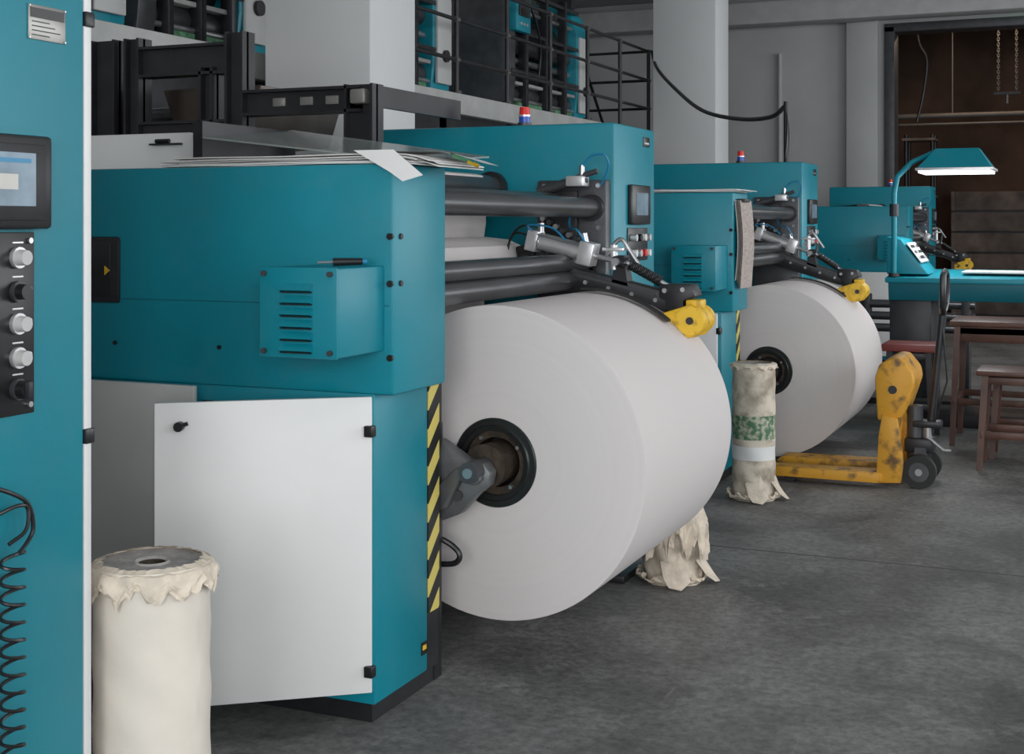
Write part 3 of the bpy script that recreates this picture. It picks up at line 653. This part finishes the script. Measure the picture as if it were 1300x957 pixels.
b.curve([(-4.62,14.6,3.45),(-4.3,13.8,3.15),(-3.8,12.8,2.82),(-3.2,11.6,2.5),(-2.7,10.9,2.36),(-2.3,10.3,2.32),(-2.096,9.9,2.37)],.018,DGREY,40)
b.cyl((-2.096,9.9,1.936),(-2.096,9.9,2.40),.018,DARK,12); b.cyl((-2.096,9.9,1.936),(-2.096,9.9,1.95),.045,DARK,16)
for dy in (.03,-.03): b.curve([(-2.096,9.9,2.37),(-2.08,9.9+dy,2.2),(-2.09,9.9+dy*1.5,2.0),(-2.10,9.9+dy,1.945)],.007,BLACK)
b.done()

# ------------------------------------------------------------ pallet jack
b=B('pallet_jack')
for y0,y1 in ((7.74,7.90),(8.11,8.27)):
    b.prism([(-1.78,.055),(-1.74,.085),(-1.10,.092),(-1.10,.045),(-1.70,.04)],y0,y1,ORG,'y',.004)
    b.box(-1.74,-1.12,y0-.004,y0+.008,.035,.088,ORG,.002)
    b.cyl((-1.62,y0+.03,.04),(-1.62,y1-.03,.04),.038,RUB,20)
for y0 in (7.76,8.21):
    b.prism([(-1.14,.03),(-1.00,.04),(-.985,.16),(-1.02,.40),(-1.10,.42),(-1.12,.30),(-1.13,.12)],y0,y0+.04,ORG,'y',.004)
b.prism([(-1.13,.09),(-1.06,.10),(-1.04,.40),(-1.11,.41)],7.80,8.21,ORG,'y',.004)
b.prism([(-1.13,.38),(-1.0,.40),(-.97,.48),(-.93,.60),(-.94,.66),(-1.00,.735),(-1.05,.74),(-1.12,.70),(-1.145,.62)],7.78,8.23,ORG,'y',.015)
b.cyl((-1.045,7.778,.56),(-1.045,7.772,.56),.024,DARK,16)
b.cyl((-.95,8.0,.12),(-.95,8.0,.45),.045,DGREY,20); b.cyl((-.88,8.0,.20),(-.88,8.0,.36),.03,STEEL,16)
b.box(-1.0,-.84,7.92,8.08,.19,.27,DARK,.01); b.box(-.96,-.80,7.95,8.05,.33,.37,DARK,.01)
for y in (7.86,8.14):
    b.cyl((-.91,y-.03,.095),(-.91,y+.03,.095),.094,RUB,32); b.cyl((-.91,y-.034,.095),(-.91,y+.034,.095),.055,DGREY,24); b.cyl((-.91,y-.04,.095),(-.91,y+.04,.095),.02,STEEL,12)
b.cyl((-.91,7.85,.095),(-.91,8.15,.095),.018,DGREY)
b.prism([(-.96,.09),(-.86,.09),(-.88,.22),(-.94,.22)],7.91,7.93,DGREY)
b.prism([(-.96,.09),(-.86,.09),(-.88,.22),(-.94,.22)],8.07,8.09,DGREY)
b.tube([(-.87,8.0,.28),(-.845,8.0,.5),(-.80,8.0,.95),(-.795,8.0,1.0)],.022,DARK,12)
b.tube([(-.795,8.0,.98),(-.79,7.90,1.03),(-.785,7.88,1.10),(-.785,7.90,1.20),(-.785,8.0,1.225),(-.785,8.10,1.20),(-.785,8.12,1.10),(-.79,8.10,1.03),(-.795,8.0,.98)],.018,BLACK,10)
b.tube([(-.79,8.0,1.0),(-.80,8.0,1.15)],.008,STEEL,8); b.box(-.81,-.79,7.95,8.05,1.12,1.15,BLACK,.004)
b.tube([(-.80,7.99,.95),(-.77,7.97,.6),(-.84,7.98,.36)],.005,BLACK,6)
b.tube([(-.86,7.9,.28),(-.78,7.88,.22),(-.74,7.88,.22)],.010,STEEL,8)
b.done()

# ------------------------------------------------------------ stools, table
def stool(name,x,y,w,d,h,m,seat=None,th=.03):
    b=B(name)
    b.box(x,x+w,y,y+d,h-th,h,seat or m,.006)
    sp=.03
    for sx in (0,1):
        for sy in (0,1):
            tx=x+.03+sx*(w-.10); ty=y+.03+sy*(d-.10); bx=tx+(sp if sx else -sp); by=ty+(sp if sy else -sp)
            v=[(bx,by,0),(bx+.035,by,0),(bx+.035,by+.035,0),(bx,by+.035,0),(tx,ty,h-th),(tx+.04,ty,h-th),(tx+.04,ty+.04,h-th),(tx,ty+.04,h-th)]
            b.mesh(v,[(3,2,1,0),(4,5,6,7),(0,1,5,4),(1,2,6,5),(2,3,7,6),(3,0,4,7)],m)
    for z in (h*.35,h-th-.035):
        e=.0 if z>h*.5 else .02
        for yy in (y+.04-e,y+d-.06+e): b.box(x+.03-e,x+w-.03+e,yy,yy+.018,z-.02,z+.025,m,.003)
        for xx in (x+.04-e,x+w-.06+e): b.box(xx,xx+.018,y+.03-e,y+d-.03+e,z-.02,z+.025,m,.003)
    return b
stool('wooden_stool',-.66,8.56,.42,.40,.605,WOOD).done()
b=stool('wooden_table',-.90,9.45,1.15,.6,.84,WOOD,th=.035); b.box(-.87,.22,9.49,10.0,.70,.81,WOOD,.004); b.done()
stool('padded_stool',-1.36,9.55,.36,.36,.66,DARK,REDP,.05).done()
stool('wooden_stool',-.62,9.02,.36,.34,.56,WOOD).done()

# ------------------------------------------------------------ inspection desk with lamp
b=B('inspection_desk')
b.prism([(10.15,1.06),(10.15,1.10),(10.95,1.14),(10.95,1.06)],-1.42,.3,TEAL,'x',.008)
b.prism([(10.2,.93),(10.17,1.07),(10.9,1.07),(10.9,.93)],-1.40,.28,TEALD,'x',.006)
b.box(-1.40,-1.1,10.25,10.85,.10,.95,DARK,.01); b.box(.0,.28,10.25,10.85,.10,.95,DARK,.01)
b.box(-1.40,.28,10.3,10.8,0.0,.10,DARK,.01)
b.prism([(-1.42,1.12),(-1.12,1.12),(-1.20,1.22),(-1.32,1.38),(-1.42,1.40)],10.25,10.85,TEAL,'y',.01)
M=Matrix.Translation((-1.25,10.5,1.275))@Matrix.Rotation(math.radians(54),4,'Y')
b.box(-.08,.10,-.25,.25,0.018,.026,GREYW,.004,M)
for i in range(3):
    for j in range(4): b.cyl(M@Vector((-.04+i*.05,-.18+j*.11,.025)),M@Vector((-.04+i*.05,-.18+j*.11,.036)),.013,(DGREY,DGREY,ALU)[(i+j)%3],12)
b.box(-.9,-.1,10.35,10.75,1.130,1.142,NEWS,.001)
b.done()
b=B('desk_lamp')
b.tube([(-1.36,10.20,1.12),(-1.36,10.20,1.72),(-1.34,10.22,1.84),(-1.25,10.32,1.95),(-1.10,10.45,2.03)],.020,TEAL,12)
b.cyl((-1.36,10.20,1.55),(-1.36,10.20,1.64),.033,DARK,16); b.cyl((-1.36,10.20,1.105),(-1.36,10.20,1.13),.04,DARK,16)
v=[(-1.20,10.20,1.90),(-.68,10.20,1.90),(-.68,10.70,1.90),(-1.20,10.70,1.90),(-1.08,10.34,2.05),(-.78,10.34,2.05),(-.78,10.56,2.05),(-1.08,10.56,2.05)]
b.mesh(v,[(4,5,6,7),(0,1,5,4),(1,2,6,5),(2,3,7,6),(3,0,4,7)],TEAL)
b.prism([(10.19,1.885),(10.19,1.905),(10.71,1.905),(10.71,1.885)],-1.21,-.67,ALU,'x',.003)
b.box(-1.19,-.69,10.21,10.69,1.868,1.886,LAMPE)
b.done()
l=bpy.data.lights.new('desk_lamp_light','AREA'); l.shape='RECTANGLE'; l.size=.45; l.size_y=.35; l.energy=10
o=bpy.data.objects.new('desk_lamp_light',l); o.location=(-.95,10.45,1.86); scn.collection.objects.link(o)
b=B('roller_rack')
for z in (.62,.72,.82): b.cyl((-1.85,11.6,z),(-.9,11.6,z),.035,ROLLER)
for x in (-1.8,-1.0): b.box(x,x+.06,11.5,11.7,0,.9,DARK,.005)
b.box(-1.8,-.94,11.4,11.8,0,.05,DARK)
b.done()

# ------------------------------------------------------------ ceiling lamps
for x in (-1.0,2.2):
    for y in (0.5,4.5,8.5,12.5,16.0):
        b=B('fluorescent_ceiling_lamp'); b.box(x-.12,x+.12,y-.75,y+.75,4.42,4.48,WHITE,.01)
        for dx in (-.05,.05): b.cyl((x+dx,y-.7,4.405),(x+dx,y+.7,4.405),.015,LAMPE,12)
        for dy in (-.5,.5): b.cyl((x,y+dy,4.48),(x,y+dy,CZ),.008,STEEL,8)
        b.done()

# ------------------------------------------------------------ lights
def area(name,loc,rot,sx,sy,e,col=(1,1,1)):
    l=bpy.data.lights.new(name,'AREA'); l.shape='RECTANGLE'; l.size=sx; l.size_y=sy; l.energy=e; l.color=col
    o=bpy.data.objects.new(name,l); o.location=loc; o.rotation_euler=rot; scn.collection.objects.link(o)
for i,(w0,w1) in enumerate(rw): area('window_daylight',(4.97,(w0+w1)/2,2.45),(0,math.radians(90),0),2.8,2.8,(45,62,105,135,130)[i],(.95,.98,1))  # added area lamps in unseen right openings, standing in for daylight
for w0,w1 in fw: area('window_daylight',((w0+w1)/2,-4.97,2.45),(math.radians(90),0,0),w1-w0-.2,2.7,195,(.98,.99,1))  # added fill lamps behind the camera for the camera-facing faces
area('store_lamp_light',(-1.5,20.6,4.6),(0,0,0),1.5,.3,20,(1,.72,.5))
area('mezzanine_lamp_light',(-7.4,9,4.6),(0,0,0),2,8,35)

w=bpy.data.worlds.new('overcast_sky'); scn.world=w; w.use_nodes=True
bg=w.node_tree.nodes['Background']; bg.inputs[0].default_value=(.90,.95,1,1); bg.inputs[1].default_value=1.0

# ------------------------------------------------------------ camera
cd=bpy.data.cameras.new('camera'); cam=bpy.data.objects.new('camera',cd); scn.collection.objects.link(cam)
cam.location=(0,0,1.5); cam.rotation_euler=(math.radians(90),0,math.radians(23.52))
cd.sensor_fit='HORIZONTAL'; cd.sensor_width=36; cd.lens=1700/1300*36; cd.shift_y=-195.5/1300; cd.clip_end=100
scn.camera=cam
